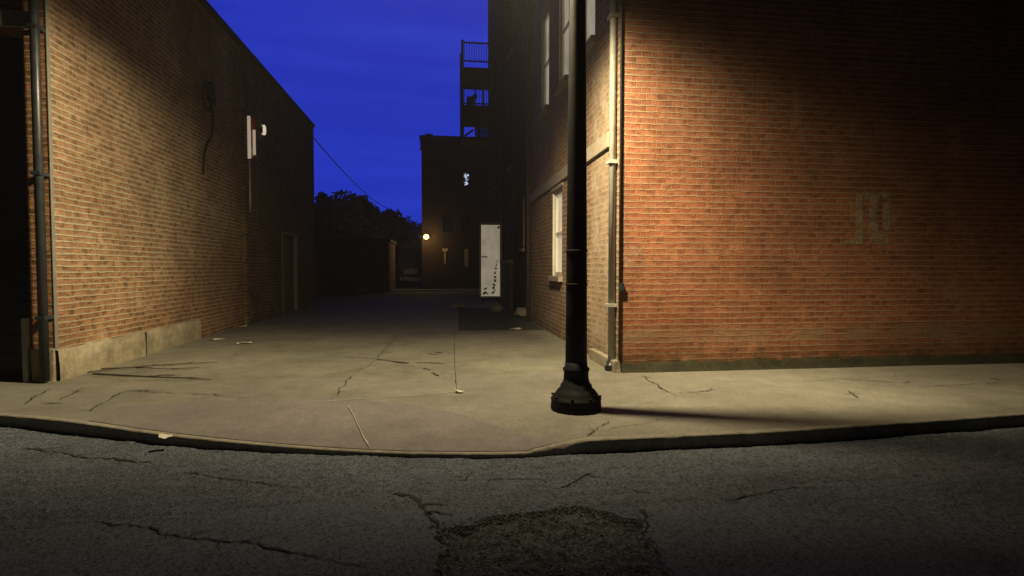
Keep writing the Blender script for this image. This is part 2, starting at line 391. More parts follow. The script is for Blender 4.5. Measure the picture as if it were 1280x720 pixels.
# newer, smoother overlay on both sides, broken off along ragged edges
OVL = pw([(-400, 760), (-400, 690), (0, 668), (150, 655), (300, 640), (420, 626), (480, 619), (512, 627), (530, 641), (541, 655), (547, 668), (549, 690), (546, 722), (538, 830)])
OVR = pw([(960, 830), (842, 722), (824, 690), (809, 668), (799, 652), (795, 641), (815, 634), (880, 630), (1000, 640), (1280, 668), (1700, 690), (1700, 830)])
CHUNK = pw([(536, 640), (556, 633), (585, 640), (592, 650), (572, 656), (552, 658)])
def inside(x, y, poly):
    c = False; n = len(poly)
    for i in range(n):
        x0, y0 = poly[i]; x1, y1 = poly[i-1]
        if (y0 > y) != (y1 > y) and x < (x1-x0)*(y-y0)/(y1-y0)+x0: c = not c
    return c
def road_z(x, y):
    """height and surface kind: 0 rough asphalt, 1 old sunken patch, 2 smooth overlay"""
    z = ZR+.010*nz(x*.8, y*.8, 1)
    a, b = .05*nz(x*6, y*6, 11)+.03*nz(x*19, y*19, 13), .04*nz(x*7, y*7, 17)+.02*nz(x*25, y*25, 18)
    wx, wy = x+a, y+b
    if y < 4.2 and (inside(x+a*.6, y+b*.6, OVL) or inside(x+a*.6, y+b*.6, OVR)):
        return z+.016+.0025*nz(x*5, y*5, 2)+.0012*nz(x*30, y*30, 3), 2
    if y < 4.2 and inside(x+a*.3, y+b*.3, CHUNK): return z+.012+.004*nz(x*12, y*12, 3), 2
    z += .006*nz(x*4, y*4, 2)+.006*nz(x*17, y*17, 3)+.0045*nz(x*36, y*36, 6)
    if inside(wx, wy, PATCH):
        z += -.035+.022*nz(x*7, y*7, 21)+.020*nz(x*17, y*17, 22)+.010*nz(x*39, y*39, 24)
        return z, 1
    return z+.012*nz(x*1.5, y*9, 31)*smooth((y-3.2)/.6), 0
RX0, RX1, RY0, RY1, ST = -6.2, 7.6, 2.1, 7.0, .0165
nu, nv = int((RX1-RX0)/ST)+1, int((RY1-RY0)/ST)+1
insf = []
def rp(i, j):
    x, y = RX0+(RX1-RX0)*i/(nu-1), RY0+(RY1-RY0)*j/(nv-1)
    if y > curb_y(x)+.2: insf.append(0); return (x, y, ZR-.05)
    z, ins = road_z(x, y); insf.append(ins); return (x, y, z)
road = grid('road', M_asph, rp, nu, nv)
road.data.materials.append(M_asphold); road.data.materials.append(M_asphnew)
for p in road.data.polygons:
    ks = [insf[v] for v in p.vertices]
    p.material_index = 2 if all(q == 2 for q in ks) else (1 if any(q == 1 for q in ks) else 0)
tag(road, 'rough grey asphalt road in front of the kerb', 'road', kind='structure')
tag(MB().quad((-60, -30, -.2), (60, -30, -.2), (60, 7.4, -.2), (-60, 7.4, -.2)).build('road', M_asph), 'wider asphalt street around the camera', 'road', kind='structure')
tag(MB().quad((-400, -400, -.35), (400, -400, -.35), (400, 400, -.35), (-400, 400, -.35)).build('ground', M_ground), 'dark bare ground around the buildings', 'ground', kind='structure')
# alley floor: gently uneven
def az(x, y): return .012*nz(x*.5, y*.5, 5)*smooth((y-YS)/.8)+.006*nz(x*.7, y*.7, 3)
AX = [-6+.25*i for i in range(37)]; AY = [YS+.3*i for i in range(100)]
tag(grid('alley_pavement', M_alleyp, lambda i, j: (AX[i], AY[j], az(AX[i], AY[j])), len(AX), len(AY)), 'dim olive concrete floor of the alley between the brick walls', 'alley', kind='structure')
yend = AY[-1]
tag(MB().quad((-40, yend, -.02), (40, yend, -.02), (40, 90, -.02), (-40, 90, -.02)).build('road', M_alleyasph), 'dark cross street at the far end of the alley', 'road', kind='structure')
# darker asphalt strip beside the right hand building, at the back of the alley
def drape(name, mat, poly_l, poly_r, n, zf, lift, parent=None, m=6):
    """sheet between two polylines of equal parameter"""
    def at(pl, t):
        s = t*(len(pl)-1); i = min(int(s), len(pl)-2); return Vector(pl[i]).lerp(Vector(pl[i+1]), s-i)
    def P(i, j):
        q = at(poly_l, i/(n-1)).lerp(at(poly_r, i/(n-1)), j/(m-1)); return (q.x, q.y, zf(q.x, q.y)+lift)
    return grid(name, mat, P, n, m, parent)
a0, a1, a2, a3 = g(573, 413), g(640, 413), g(612, 385), g(573, 385)
strip = drape('alley_pavement', M_alleyasph, [a0, a3], [Vector((2.44, a1.y, 0)), Vector((2.44, a3.y, 0))], 12, az, .006)
tag(strip, 'dark asphalt strip along the foot of the tall building', 'alley', kind='structure')
# driveway apron: greyer concrete between kerb and alley
apU = [g(*q, -.03) for q in [(150, 512), (240, 506), (330, 503), (420, 501), (500, 508), (580, 521), (640, 536), (688, 550)]]
def app(i, j, n=60, m=10):
    t = i/(n-1)*(len(apU)-1); a = min(int(t), len(apU)-2); q = apU[a].lerp(apU[a+1], t-a)
    y0 = curb_y(q.x)+kw(q.x)+.004; y = lerp(y0, max(q.y, y0+.01), j/(m-1)); return (q.x, y, sw_z(q.x, y)+.005)
tag(grid('driveway', M_apron, app, 60, 10), 'grey driveway apron dipping to the kerb', 'driveway', kind='structure')

def surf(x, y): return sw_z(x, y)+.006 if y < YS else az(x, y)
def ribbon(name, pts, w, mat, parent=None, jit=.012, lift=.0045, step=.025, taper=True):
    o = ribbon1(name, pts, w, mat, parent, jit, lift, step, taper)
    return o
def ribbon1(name, pts, w, mat, parent, jit, lift, step, taper):
    pts = [Vector((p[0], p[1], 0)) for p in pts]; path = []
    for a, b in zip(pts, pts[1:]):
        n = max(2, int((b-a).length/step))
        path += [a.lerp(b, k/n) for k in range(n)]
    path.append(pts[-1]); mb = MB(); ph = R.uniform(0, 99); L = len(path)
    for i, p in enumerate(path):
        d = (path[min(i+1, L-1)]-path[max(i-1, 0)]).normalized(); nrm = Vector((-d.y, d.x, 0))
        q = p+nrm*(jit*2*nz(p.x*4+ph, p.y*4)+jit*1.3*nz(p.x*13, p.y*13+ph)+jit*.7*nz(p.x*33, p.y*33+ph))
        ww = w*(.25+1.5*abs(nz(p.x*5, p.y*5+ph)+.15)+.6*abs(nz(p.x*21, p.y*21+ph)))*(min(1, (L-1-i)/(L*.25)+.15) if taper else 1)
        for sgn in (-1, 1):
            v = q+nrm*(sgn*ww/2); mb.v.append((v.x, v.y, surf(v.x, v.y)+lift))
    for i in range(L-1): mb.f.append((2*i, 2*i+1, 2*i+3, 2*i+2)); mb.sm.append(True)
    if taper and L > 12:                        # short side cracks
        for q_ in range(max(2, L//14)):
            i = R.randrange(2, L-2); a = path[i]; d = (path[i+1]-path[i-1]).normalized(); t = R.choice((-1, 1))*R.uniform(.5, 1.2)
            d = Vector((d.x*math.cos(t)-d.y*math.sin(t), d.x*math.sin(t)+d.y*math.cos(t), 0)); nn = Vector((-d.y, d.x, 0)); n0 = len(mb.v); m = 7; ln = R.uniform(.06, .22)
            for u in range(m):
                c_ = a+d*(ln*u/(m-1))+nn*(.03*nz(a.x*9+u*.7, a.y*9)); h_ = w*.28*(1-u/(m-1))+.001
                for sg_ in (-1, 1): v = c_+nn*(sg_*h_); mb.v.append((v.x, v.y, surf(v.x, v.y)+lift+.001))
            for u in range(m-1): mb.f.append((n0+2*u, n0+2*u+1, n0+2*u+3, n0+2*u+2)); mb.sm.append(True)
    o = mb.build(name, mat, parent); return o
def px(*q): return [g(*p) for p in q]
for pts, w in [
    ([(440, 470), (425, 488), (414, 503)], .02), ([(497, 420), (470, 450), (440, 470)], .018),

    ([(30, 505), (62, 486)], .03), ([(75, 500), (105, 485)], .025), ([(110, 515), (150, 492), (180, 487)], .018), ([(52, 505), (82, 504)], .04),
    ([(158, 490), (240, 492), (330, 500)], .02), ([(160, 489), (200, 489)], .04),
    ([(803, 470), (822, 483), (848, 497)], .028), ([(848, 492), (900, 488)], .018), ([(1055, 475), (1130, 479), (1146, 477)], .028), ([(1062, 490), (1074, 499)], .03),
    ([(1150, 484), (1280, 477)], .014), ([(1240, 473), (1252, 476)], .06), ([(735, 545), (760, 527)], .018), ([(1000, 478), (1060, 473), (1150, 470)], .012), ([(760, 536), (850, 522), (905, 515)], .012)]:
    ribbon('crack', px(*pts), w*.62, M_crack, side, jit=.02)
for pts, w in [([(568, 393), (568, 420), (568, 450), (571, 492)], .014), ([(340, 420), (420, 424), (560, 428)], .012)]:
    ribbon('joint', px(*pts), w*.8, M_crack, side, jit=.004, taper=False)
ribbon('joint', [g(435, 513, -.04), g(448, 536, -.06), g(462, 562, -.085)], .012, M_joint, side, jit=.003, lift=.010, taper=False)
for pts, w in [([(432, 446), (470, 448)], .02), ([(470, 449), (512, 453)], .055), ([(484, 451), (510, 454)], .05), ([(520, 453), (554, 454)], .06), ([(536, 442), (548, 443)], .04), ([(530, 460), (538, 463)], .05), ([(541, 466), (547, 470)], .05), ([(543, 440), (552, 441)], .04)]:
    ribbon('crack', px(*pts), w, M_crack, side, jit=.012, taper=False)
ribbon('joint', px((398, 503), (470, 498), (530, 494), (573, 490)), .014, M_joint, side, jit=.01, taper=False)
# tar seam and cracks on the road
def road_ribbon(name, pts, w, mat):
    global surf
    keep = surf; surf = lambda x, y: road_z(x, y)[0]+.002
    o = ribbon(name, [g(*p, ZR) for p in pts], w, mat, road, jit=.02); surf = keep; return o
road_ribbon('tar_seam', [(110, 655), (190, 668), (300, 682), (420, 704), (470, 716)], .014, M_tar)
for pts, w in [([(700, 610), (735, 596), (752, 590)], .02), ([(560, 600), (620, 596), (690, 600)], .015), ([(230, 590), (300, 600), (370, 612)], .014), ([(905, 625), (960, 615), (1040, 606)], .012), ([(30, 560), (110, 572), (200, 580)], .02),
               ([(494, 616), (510, 620), (522, 628), (534, 640), (543, 655), (547, 668)], .045), ([(525, 632), (548, 630), (560, 634)], .03), ([(800, 640), (806, 652), (812, 668)], .03), ([(780, 610), (800, 615), (815, 616)], .02)]:
    road_ribbon('crack', pts, w, M_crack)
gv = MB()
for i in range(230):
    a = R.random()
    if a < .5: p = g(R.uniform(540, 830), R.uniform(628, 735), ZR)
    elif a < .8: p = g(R.uniform(120, 900), R.uniform(575, 625), ZR)
    else:
        x = R.uniform(-5, 6); p = Vector((x, curb_y(x)-abs(R.gauss(.02, .05))-.02, 0))
    gv.blob((p.x, p.y, road_z(p.x, p.y)[0]+.002), R.uniform(.003, .009), 0, .35, (1.2, 1, .6))
tag(gv.build('gravel', M_gravel), 'loose gravel and asphalt crumbs on the broken road', 'gravel', kind='stuff')

# ------------------------------------------------------------------ right brick building
XR, YR, YB, HR, XE = 2.47, 7.5, 15.4, 12.5, 26
rb = thing('brick_building', (XR, YR, 0), 'orange-red brick corner building lit by the street lamp', 'building')
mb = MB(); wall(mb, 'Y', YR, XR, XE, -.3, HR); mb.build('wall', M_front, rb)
wins = [(8.78, 9.72, 5.12, 7.4), (10.6, 11.5, 5.12, 7.4), (12.55, 13.45, 5.12, 7.4)]
low = [(11.15, 12.1, 1.28, 3.1)]
mb = MB(); wall(mb, 'X', XR, YR, YB, -.3, HR, wins+low, .16); mb.build('wall', M_alley, rb)
mb = MB(); wall(mb, 'Y', YB, XR, XE, 0, HR); wall(mb, 'X', XE, YR, YB, -.3, HR); mb.build('rear_wall', M_tallf, rb)
mb = MB().box((XR-.06, YR-.06, HR), (XE+.06, YB, HR+.25)); mb.build('roof', M_roof, rb)
MB().box((XR-.05, 7.9, 3.2), (XR+.06, 15.2, 3.42), .004).build('string_course', M_stone, rb, .01)
for a, b, z0, z1 in wins+low:
    boarded = (a, b, z0, z1) in low
    fr = MB(); d0, d1 = XR+.05, XR+.12
    for q in ((a, a+.075, z0, z1), (b-.075, b, z0, z1)): fr.box((d0, q[0], q[2]), (d1, q[1], q[3]))
    fr.box((d0+.002, a+.075, z1-.08), (d1, b-.075, z1)); fr.box((d0+.002, a+.075, z0), (d1, b-.075, z0+.09))
    fr.box((d0+.012, a+.075, (z0+z1)/2-.03), (d1, b-.075, (z0+z1)/2+.03))
    w = fr.build('window', M_white, rb, .004)
    MB().quad((XR+.10, a+.06, z0+.05), (XR+.10, b-.06, z0+.05), (XR+.10, b-.06, z1-.05), (XR+.10, a+.06, z1-.05)).build('pane', M_boardglow if boarded else M_blindglow, w)  # panes carry added glow, no lit room behind
    MB().box((XR-.09, a-.08, z0-.11), (XR+.05, b+.08, z0-.003)).build('sill', M_stone, w, .008)
    # whitened far reveal
    MB().box((XR+.003, b-.006, z0+.003), (XR+.048, b+.004, z1-.003)).build('reveal', M_white, w)
    MB().box((XR-.02, a-.12, z1+.002), (XR+.03, b+.12, z1+.2)).build('lintel', M_stone, w, .006)
# corner downspout, brackets
dp = MB().tube([(XR-.065, YR+.13, .12), (XR-.065, YR+.13, HR)], .047, 14).build('downspout', M_greypipe, rb)
for z in (.9, 2.9, 4.9, 6.9): MB().box((XR-.135, YR+.06, z), (XR+.0, YR+.2, z+.05)).build('bracket', M_greypipe, dp, .006)
MB().tube([(XR-.065, YR+.13, .13), (XR-.075, YR+.11, .06), (XR-.12, YR+.07, .03)], .066, 12).build('shoe', M_darkpipe, dp)
MB().tube([(XR-.0, YR-.03, .02), (XR-.0, YR-.03, HR)], .016, 8).build('conduit', M_darkpipe, rb)
MB().box((XR-.01, YR-.06, 1.13), (XR+.06, YR-.005, 1.24)).build('conduit_box', M_darkpipe, rb, .006)
MB().tube([(XR-.055, YB-.25, .0), (XR-.055, YB-.25, HR)], .05, 10).build('downspout', M_brownpipe, rb)
MB().box((XR-.09, YR-.05, -.05), (XR+.02, 8.75, .16), .008).build('plinth', M_conc, rb, .012)
M_mossy = slab_mat('mossy_footing', (.055, .05, .028), (.012, .014, .007), stain_scale=3, bump=1)
def mossp(i, j):
    x = lerp(XR+.03, 16, (i/159)**1.25); k = .5+.5*nz(x*2.1, 3)
    return [(x, YR-.002, .13+.035*nz(x*5, 2)), (x, YR-.022-.01*k, .10+.03*nz(x*5, 2)), (x, YR-.035-.02*k, .045), (x, YR-.07-.05*k, -.01)][j]
grid('footing', M_mossy, mossp, 160, 4, rb)
# ghost of an old painted notice: two uprights with a top bar, and a broken third stroke
gp = MB()
def gq(x0, y0, x1, y1):
    a, b, c, d = onY(x0, y1, YR-.004), onY(x1, y1, YR-.004), onY(x1, y0, YR-.004), onY(x0, y0, YR-.004); gp.quad(a, b, c, d)
for q in [(1070, 243, 1079, 305), (1087, 243, 1098, 305), (1079.3, 241, 1086.7, 249), (1098.3, 240, 1114, 247), (1104, 252, 1113, 288), (1098.3, 292, 1111, 306), (1054, 300, 1069.7, 305)]: gq(*q)
gp.build('faded_lettering', M_ghost, rb)
gw = MB(); wall(gw, 'X', XR-.004, 7.72, 8.95, .2, 4.7); wall(gw, 'X', XR-.0045, 9.6, 10.4, 2.2, 3.15)
gw.build('whitewash', M_wash, rb)
gw = MB(); a = onY(783, 318, YR); wall(gw, 'Y', YR-.004, a.x-.02, a.x+.26, a.z-.18, a.z+.12); gw.build('scuff', worn_paint('scuff_paint', (.5, .36, .22), .46, .6, 6), rb)

# ------------------------------------------------------------------ tall building behind it, with fire escape
tb = thing('tall_building', (XR, YB, 0), 'tall dark brick building with a fire escape above the alley', 'building')
XT, YT = XR+.06, 29.0
tw = [(16.6, 17.15, 2.05, 3.65), (19.5, 20.4, 5, 7), (19.5, 20.4, 9, 11), (24, 24.9, 5, 7), (24, 24.9, 9, 11)]
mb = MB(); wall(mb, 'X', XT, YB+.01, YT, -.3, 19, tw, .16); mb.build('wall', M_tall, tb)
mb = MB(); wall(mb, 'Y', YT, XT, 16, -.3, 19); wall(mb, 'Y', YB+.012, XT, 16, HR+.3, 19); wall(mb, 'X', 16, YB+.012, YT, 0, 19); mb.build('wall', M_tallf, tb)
MB().box((XT-.08, YB+.01, 19), (16.1, YT+.08, 19.3)).build('roof', M_roof, tb)
for n, (a, b, z0, z1) in enumerate(tw):
    fr = MB(); d0, d1 = XT+.05, XT+.12
    fr.box((d0, a, z0), (d1, a+.08, z1)).box((d0, b-.08, z0), (d1, b, z1)).box((d0+.002, a+.08, z0), (d1, b-.08, z0+.08)).box((d0+.002, a+.08, z1-.08), (d1, b-.08, z1)).box((d0+.01, a+.08, (z0+z1)/2), (d1, b-.08, (z0+z1)/2+.06))
    w = fr.build('window', M_white if n == 0 else M_iron, tb)
    MB().quad((XT+.10, a, z0), (XT+.10, b, z0), (XT+.10, b, z1), (XT+.10, a, z1)).build('pane', M_glass, w)
    MB().box((XT-.07, a-.06, z0-.1), (XT+.05, b+.06, z0-.003)).build('sill', M_stone, w)
for Y in (17.9, 18.4, 21.8): MB().tube([(XT-.05, Y, .1), (XT-.05, Y, 14)], .045, 8).build('pipe', M_darkpipe, tb)
# loading stoop of brick with stone cap
st = MB(); wall(st, 'X', 2.39, 19.2, 21.8, -.1, 1.62); wall(st, 'Y', 19.2, 2.39, XT, -.1, 1.62, sgn=-1); wall(st, 'Y', 21.8, 2.39, XT, -.1, 1.62)
stoop = st.build('stoop', brick('stoop_brick', 'X', (.19, .12, .075), (.1, .065, .045), (.22, .17, .12)), tb)
MB().box((2.35, 19.15, 1.62), (XT, 21.85, 1.74)).build('cap', M_stone, stoop, .01)
FX0, FX1, FY0, FY1 = 1.15, XT, 27.2, 28.9
def fz(py): return onY(579, py, FY0).z
fe = MB()
for x, y in ((FX0, FY0), (FX0, FY1)): fe.box((x-.06, y-.06, fz(173)), (x+.06, y+.06, fz(50)))
esc = fe.build('fire_escape', M_iron, tb)
for ya, yb, th in ((99, 84, .16), (149, 131, .16), (175, 171, .1)):
    z0, z1 = fz(ya), fz(yb); p = MB(); p.box((FX0-.05, FY0-.03, z1-th), (FX1, FY1+.03, z1))
    if ya < 170: p.box((FX0-.03, FY0-.02, z0), (FX1, FY0+.02, z1-th+.002)); p.box((FX0+.05, FY1-.1, z0+.05), (FX1, FY1-.02, z1-th+.002))
    p.build('platform', M_iron, esc)
for ya, yb in ((76, 52), (129, 102)):
    z0, z1 = fz(ya), fz(yb); rl = MB(); rl.box((FX0, FY0-.03, z1-.07), (FX1, FY0+.03, z1)); rl.box((FX0, FY0-.03, z0-.03), (FX1, FY0+.03, z0+.03))
    for k in range(11): x = lerp(FX0+.1, FX1, k/11); rl.box((x-.012, FY0-.012, z0), (x+.012, FY0+.012, z1))
    rl.build('railing', M_iron, esc)
cr_ = MB(); z = fz(131)
cr_.box((FX0+.22, FY0+.12, z), (FX0+.55, FY0+.5, z+.42), .03).box((FX0+.5, FY0+.2, z+.4), (FX0+.72, FY0+.5, z+.62), .05).box((FX0+.62, FY0+.55, z), (FX0+.70, FY0+.62, z+1.0), .04)
cr_.box((FX0+.95, FY0-.05, z), (FX0+1.04, FY0+.05, fz(102))); cr_.build('clutter', M_iron, esc)
s_ = MB()
for k in range(12): q = fz(172)+k*.14; s_.box((FX0+.62, FY0+.25+k*.1, q), (FX1-.02, FY0+.5+k*.1, q+.05))
s_.build('stair', M_iron, esc)
for a, b in (((FX0, FY0, fz(158)), (FX0+.5, FY0, fz(148))), ((FX0+.8, FY0, fz(172)), (FX0+.72, FY0, fz(148))), ((FX0+.1, FY0, fz(170)), (FX0+.5, FY0, fz(162)))): MB().tube([a, b], .05, 6).build('brace', M_iron, esc)

# ------------------------------------------------------------------ left warehouse
XL, YL, YLE, HL = -4.89, 7.85, 22.9, 6.95
lb = thing('brick_warehouse', (XL, YL, 0), 'low brick warehouse with a concrete base and a dark shuttered opening', 'building')
YM = 15.1
mb = MB(); wall(mb, 'X', XL, YL, YM, -.3, HL, sgn=-1); mb.build('wall', M_left, lb)
door = (18.2, 20.1, -.3, 2.6)
mb = MB(); wall(mb, 'X', XL+.045, YM, YLE, -.3, HL, [door], .1, -1); wall(mb, 'Y', YM, XL, XL+.045, -.3, HL)
o = mb.build('wall', M_left2, lb); o['label'] = 'rougher brown brick stretch at the back of the wall'
MB().box((XL-.09, door[0]+.09, -.2), (XL-.06, door[1]-.09, 2.5)).build('door', M_wood, lb)
MB().box((XL-.06, door[0], -.2), (XL+.06, door[0]+.09, 2.6)).box((XL-.06, door[1]-.09, -.2), (XL+.06, door[1], 2.6)).box((XL-.058, door[0]+.09, 2.5), (XL+.055, door[1]-.09, 2.6)).build('door_frame', M_stone, lb)
mb = MB(); OP = (-8.6, -5.165, -.3, 4.45); wall(mb, 'Y', YL, -16, XL, -.3, HL, [OP], .45); mb.build('wall', M_leftf, lb); mb = MB(); wall(mb, 'Y', YLE, -16, XL+.045, -.3, HL); mb.build('rear_wall', M_leftf, lb)
MB().box((-16, YL-.05, HL), (XL+.1, YLE+.05, HL+.09)).build('coping', M_roof, lb)
MB().box((OP[0]-.1, YL-.03, 4.452), (OP[1]+.14, YL+.1, 4.66), .004).build('lintel', M_stone, lb, .01)
sh = MB()
for k in range(40):
    z = -.02+k*.115; sh.box((OP[0]+.02, YL+.32+.012*(k % 2), z), (OP[1]-.02, YL+.40, z+.112))
sh.build('shutter', M_navy, lb)
MB().box((-5.155, YL-.04, -.05), (XL+.0, YL+.05, .42), .008).build('pier_base', M_conc, lb, .012)
MB().box((-5.24, YL-.06, -.02), (-5.18, YL+.02, .82), .004).build('guard_post', M_greypipe, lb, .008)
dl = MB().tube([(-4.945, YL-.12, .02), (-4.945, YL-.12, HL)], .052, 14).build('downspout', M_darkpipe, lb)
for z in (.8, 2.6, 4.4): MB().box((-5.005, YL-.18, z), (-4.89, YL-.002, z+.05)).build('bracket', M_darkpipe, dl, .006)
MB().box((XL-.004, YL-.008, .4), (XL+.010, YL+.05, HL-1.6)).build('corner_guard', M_darkgrey, lb, .004)
# concrete base course, slightly proud and ragged on top
def basep(i, j):
    y = lerp(YL-.02, 12.1, i/79); t = .40+.012*nz(y*6, 1)-.02*max(0, nz(y*2, 5))
    return [(XL+.002, y, t), (XL+.045, y, t-.004), (XL+.06+.006*nz(y*5, 2), y, t*.55), (XL+.065, y, -.05)][j]
bc = grid('concrete_base', M_conc, basep, 80, 4, lb)
e = MB().box((XL+.001, 12.1, -.05), (XL+.058, 12.14, .39)); e.build('base_end', M_conc, bc)
for y in (9.95,): MB().box((XL+.05, y, .0), (XL+.068, y+.03, .39), .004).build('base_joint', M_crack, bc)
# brick pilaster at the change of brickwork
MB().box((XL+.0, YM-.22, -.2), (XL+.075, YM-.004, 5.4), .003).build('pilaster', M_left2, lb)

# things fixed to the left wall
sg = thing('wall_sign', (XL+.1, 15.2, 4.7), 'narrow red sign with white edges given added glow high on the left brick wall', 'sign')
MB().box((XL+.05, 15.22, 4.28), (XL+.24, 15.27, 5.3)).build('panel', M_rust, sg, .004)
MB().box((XL+.05, 15.175, 4.25), (XL+.12, 15.215, 5.33)).build('edge_strip', M_edgeglow, sg, .004)
MB().box((XL+.18, 15.175, 4.35), (XL+.24, 15.215, 4.98)).build('edge_strip', M_edgeglow, sg, .004)
MB().box((XL+.125, 15.20, 4.3), (XL+.175, 15.218, 4.5)).build('label_patch', M_paper, sg)
cd = MB().tube([(XL+.075, 15.22, 4.2), (XL+.08, 15.21, 3.8), (XL+.072, 15.23, 3.3), (XL+.075, 15.22, 2.9)], [.03, .024, .026, .018], 8)
tag(cd.build('conduit', M_white), 'flaking white conduit below the red and white sign', 'conduit')
wl = thing('wall_fitting', (XL+.1, 16.35, 5.25), 'small white wall fitting with added glow beside the red and white sign', 'light fitting')  # white fitting made to glow as a light, glow is added
MB().lathe((XL+.11, 16.35, 5.12), [(.03, 0), (.055, .03), (.062, .12), (.055, .22), (.03, .27)], 14).build('globe', M_fitglow, wl)
MB().box((XL+.04, 16.28, 5.16), (XL+.1, 16.42, 5.34)).build('back_plate', M_iron, wl)
mbx = thing('cable_box', (XL+.06, 12.8, 5.0), 'dark cable box with a coiled loop hanging on the left wall', 'cable box')
MB().box((XL+.005, 12.8, 5.0), (XL+.11, 13.0, 5.42)).build('box', M_iron, mbx, .01)
MB().tube([(XL+.1, 12.55+.2*math.cos(t), 5.0+.27*math.sin(t)) for t in [i*math.pi/10 for i in range(21)]], .022, 8).build('loop', M_cable, mbx)
MB().tube([(XL+.05, 12.95, 4.9), (XL+.05, 12.98, 4.5), (XL+.05, 12.9, 4.3), (XL+.045, 12.6, 4.0), (XL+.04, 12.5, 3.75), (XL+.04, 12.45, 3.4)], .02, 8).build('cable', M_cable, mbx)

# ------------------------------------------------------------------ far end of the alley
fb = thing('far_building', (-1.15, 38.5, 0), 'dark flat-roofed building closing the alley with one lit window', 'building')
YF = 38.5; HF = onY(560, 175, 38.5).z
fw_ = [(1.5, 2.2, 6.95, 8.15), (.25, .95, 3.9, 5.1), (1.5, 2.2, 3.9, 5.1), (.25, .95, 6.95, 8.15)]
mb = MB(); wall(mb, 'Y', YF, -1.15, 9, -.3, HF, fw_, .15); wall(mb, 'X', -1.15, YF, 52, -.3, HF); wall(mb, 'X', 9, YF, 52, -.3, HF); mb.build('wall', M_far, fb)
MB().box((-1.27, YF-.12, HF), (9.1, 52, HF+.25)).build('parapet', M_roof, fb)
MB().box((-1.24, YF-.09, 9.4), (9, YF+.0, 9.55)).build('cornice', M_far, fb)
MB().box((-.9, YF+1, HF+.2), (-.4, YF+1.5, HF+.62)).build('chimney', M_far, fb)
M_litwin, k, b = new_mat('lit_curtain')
tc = k.add('ShaderNodeTexCoord').outputs['Object']
b.inputs['Base Color'].default_value = (.1, .1, .12, 1); b.inputs['Emission Color'].default_value = (.62, .72, 1, 1)
k.link(k.mapr(k.noise(tc, 4.5, 4, .6), .46, .62, 0, 1.1), b.inputs['Emission Strength'])
for n, (a, b_, z0, z1) in enumerate(fw_):
    f = MB(); f.box((a, YF+.04, z0), (a+.05, YF+.1, z1)).box((b_-.05, YF+.04, z0), (b_, YF+.1, z1)).box((a+.05, YF+.042, z0), (b_-.05, YF+.1, z0+.05)).box((a+.05, YF+.042, z1-.05), (b_-.05, YF+.1, z1)).box((a+.05, YF+.05, (z0+z1)/2-.02), (b_-.05, YF+.1, (z0+z1)/2+.02))
    w = f.build('window', M_iron, fb)
    MB().quad((a, YF+.09, z0), (b_, YF+.09, z0), (b_, YF+.09, z1), (a, YF+.09, z1)).build('pane', M_glass, w)
    if n == 0: MB().blob((a+.38, YF+.075, z0+.72), .27, 2, .35, (.7, .03, 1)).blob((a+.3, YF+.075, z0+.28), .15, 2, .4, (1.3, .05, .8)).build('lit_curtain', M_litwin, w)
MB().box((.22, YF-.06, 2.6), (.60, YF-.01, 2.78)).box((.34, YF-.06, 1.75), (.46, YF-.012, 2.598)).build('pale_bracket', M_conc, fb)
MB().box((1.72, YF-.05, 1.55), (1.98, YF-.01, 2.75)).build('door_light', M_stone, fb)
MB().box((1.1, YF-.03, .0), (2.15, YF+.05, 2.9)).build('door', M_iron, fb)
gl = thing('wall_lamp', (-.85, YF-.3, 3.5), 'small glowing yellow lamp on the far building at the alley end', 'lamp')
MB().lathe((-.85, YF-.35, 3.38), [(.05, 0), (.15, .06), (.19, .16), (.15, .27), (.05, .33)], 14).build('globe', M_globe, gl)
MB().box((-.9, YF-.35, 3.72), (-.8, YF-.002, 3.78)).build('arm', M_iron, gl)
L = bpy.data.lights.new('far_lamp_light', 'POINT'); L.energy = 110; L.color = (1, .62, .25); L.shadow_soft_size = .2
lo = bpy.data.objects.new('far_lamp_light', L); lo.location = (-.85, YF-.85, 3.4); COL.objects.link(lo)
tag(MB().box((-4.5, 35.0, -.1), (2.6, 35.35, .12), .006).build('kerb', M_white, None, .01), 'pale kerb across the far end of the alley', 'kerb', kind='structure')
ga = thing('garage', (-6.5, 33.5, 0), 'low dark garage with brown brick piers left of the alley end', 'garage')
mb = MB(); wall(mb, 'Y', 33.5, -12, -2.9, -.2, 3.0, [(-4.2, -3.3, -.2, 2.7), (-7.6, -4.95, -.2, 2.6)], .3); wall(mb, 'X', -2.9, 33.5, 38, -.2, 3.0); mb.build('wall', M_garage, ga)
MB().box((-12.1, 33.35, 3.0), (-2.8, 38, 3.15)).build('roof', M_roof, ga)
for x0, x1 in ((-4.19, -3.31), (-7.59, -4.96)): MB().box((x0, 33.7, -.1), (x1, 33.76, 2.68 if x0 > -5 else 2.58)).build('door', M_navy, ga)
for x in (-4.58, -3.1): MB().box((x-.14, 33.36, -.1), (x+.14, 33.49, 2.98)).build('pier', M_garage, ga)
tag(MB().blob((-4.45, 32.9, .2), .28, 1, .25, (1, 1, .9)).build('stone', M_stone), 'pale stone at the foot of the garage pier', 'stone')
tag(MB().box((-12, 24.5, -.2), (-6.2, 24.75, 2.3)).box((-6.3, 24.5, -.2), (-6.05, 33.4, 2.3)).build('yard_wall', M_garage), 'low dark yard wall beyond the warehouse', 'wall')
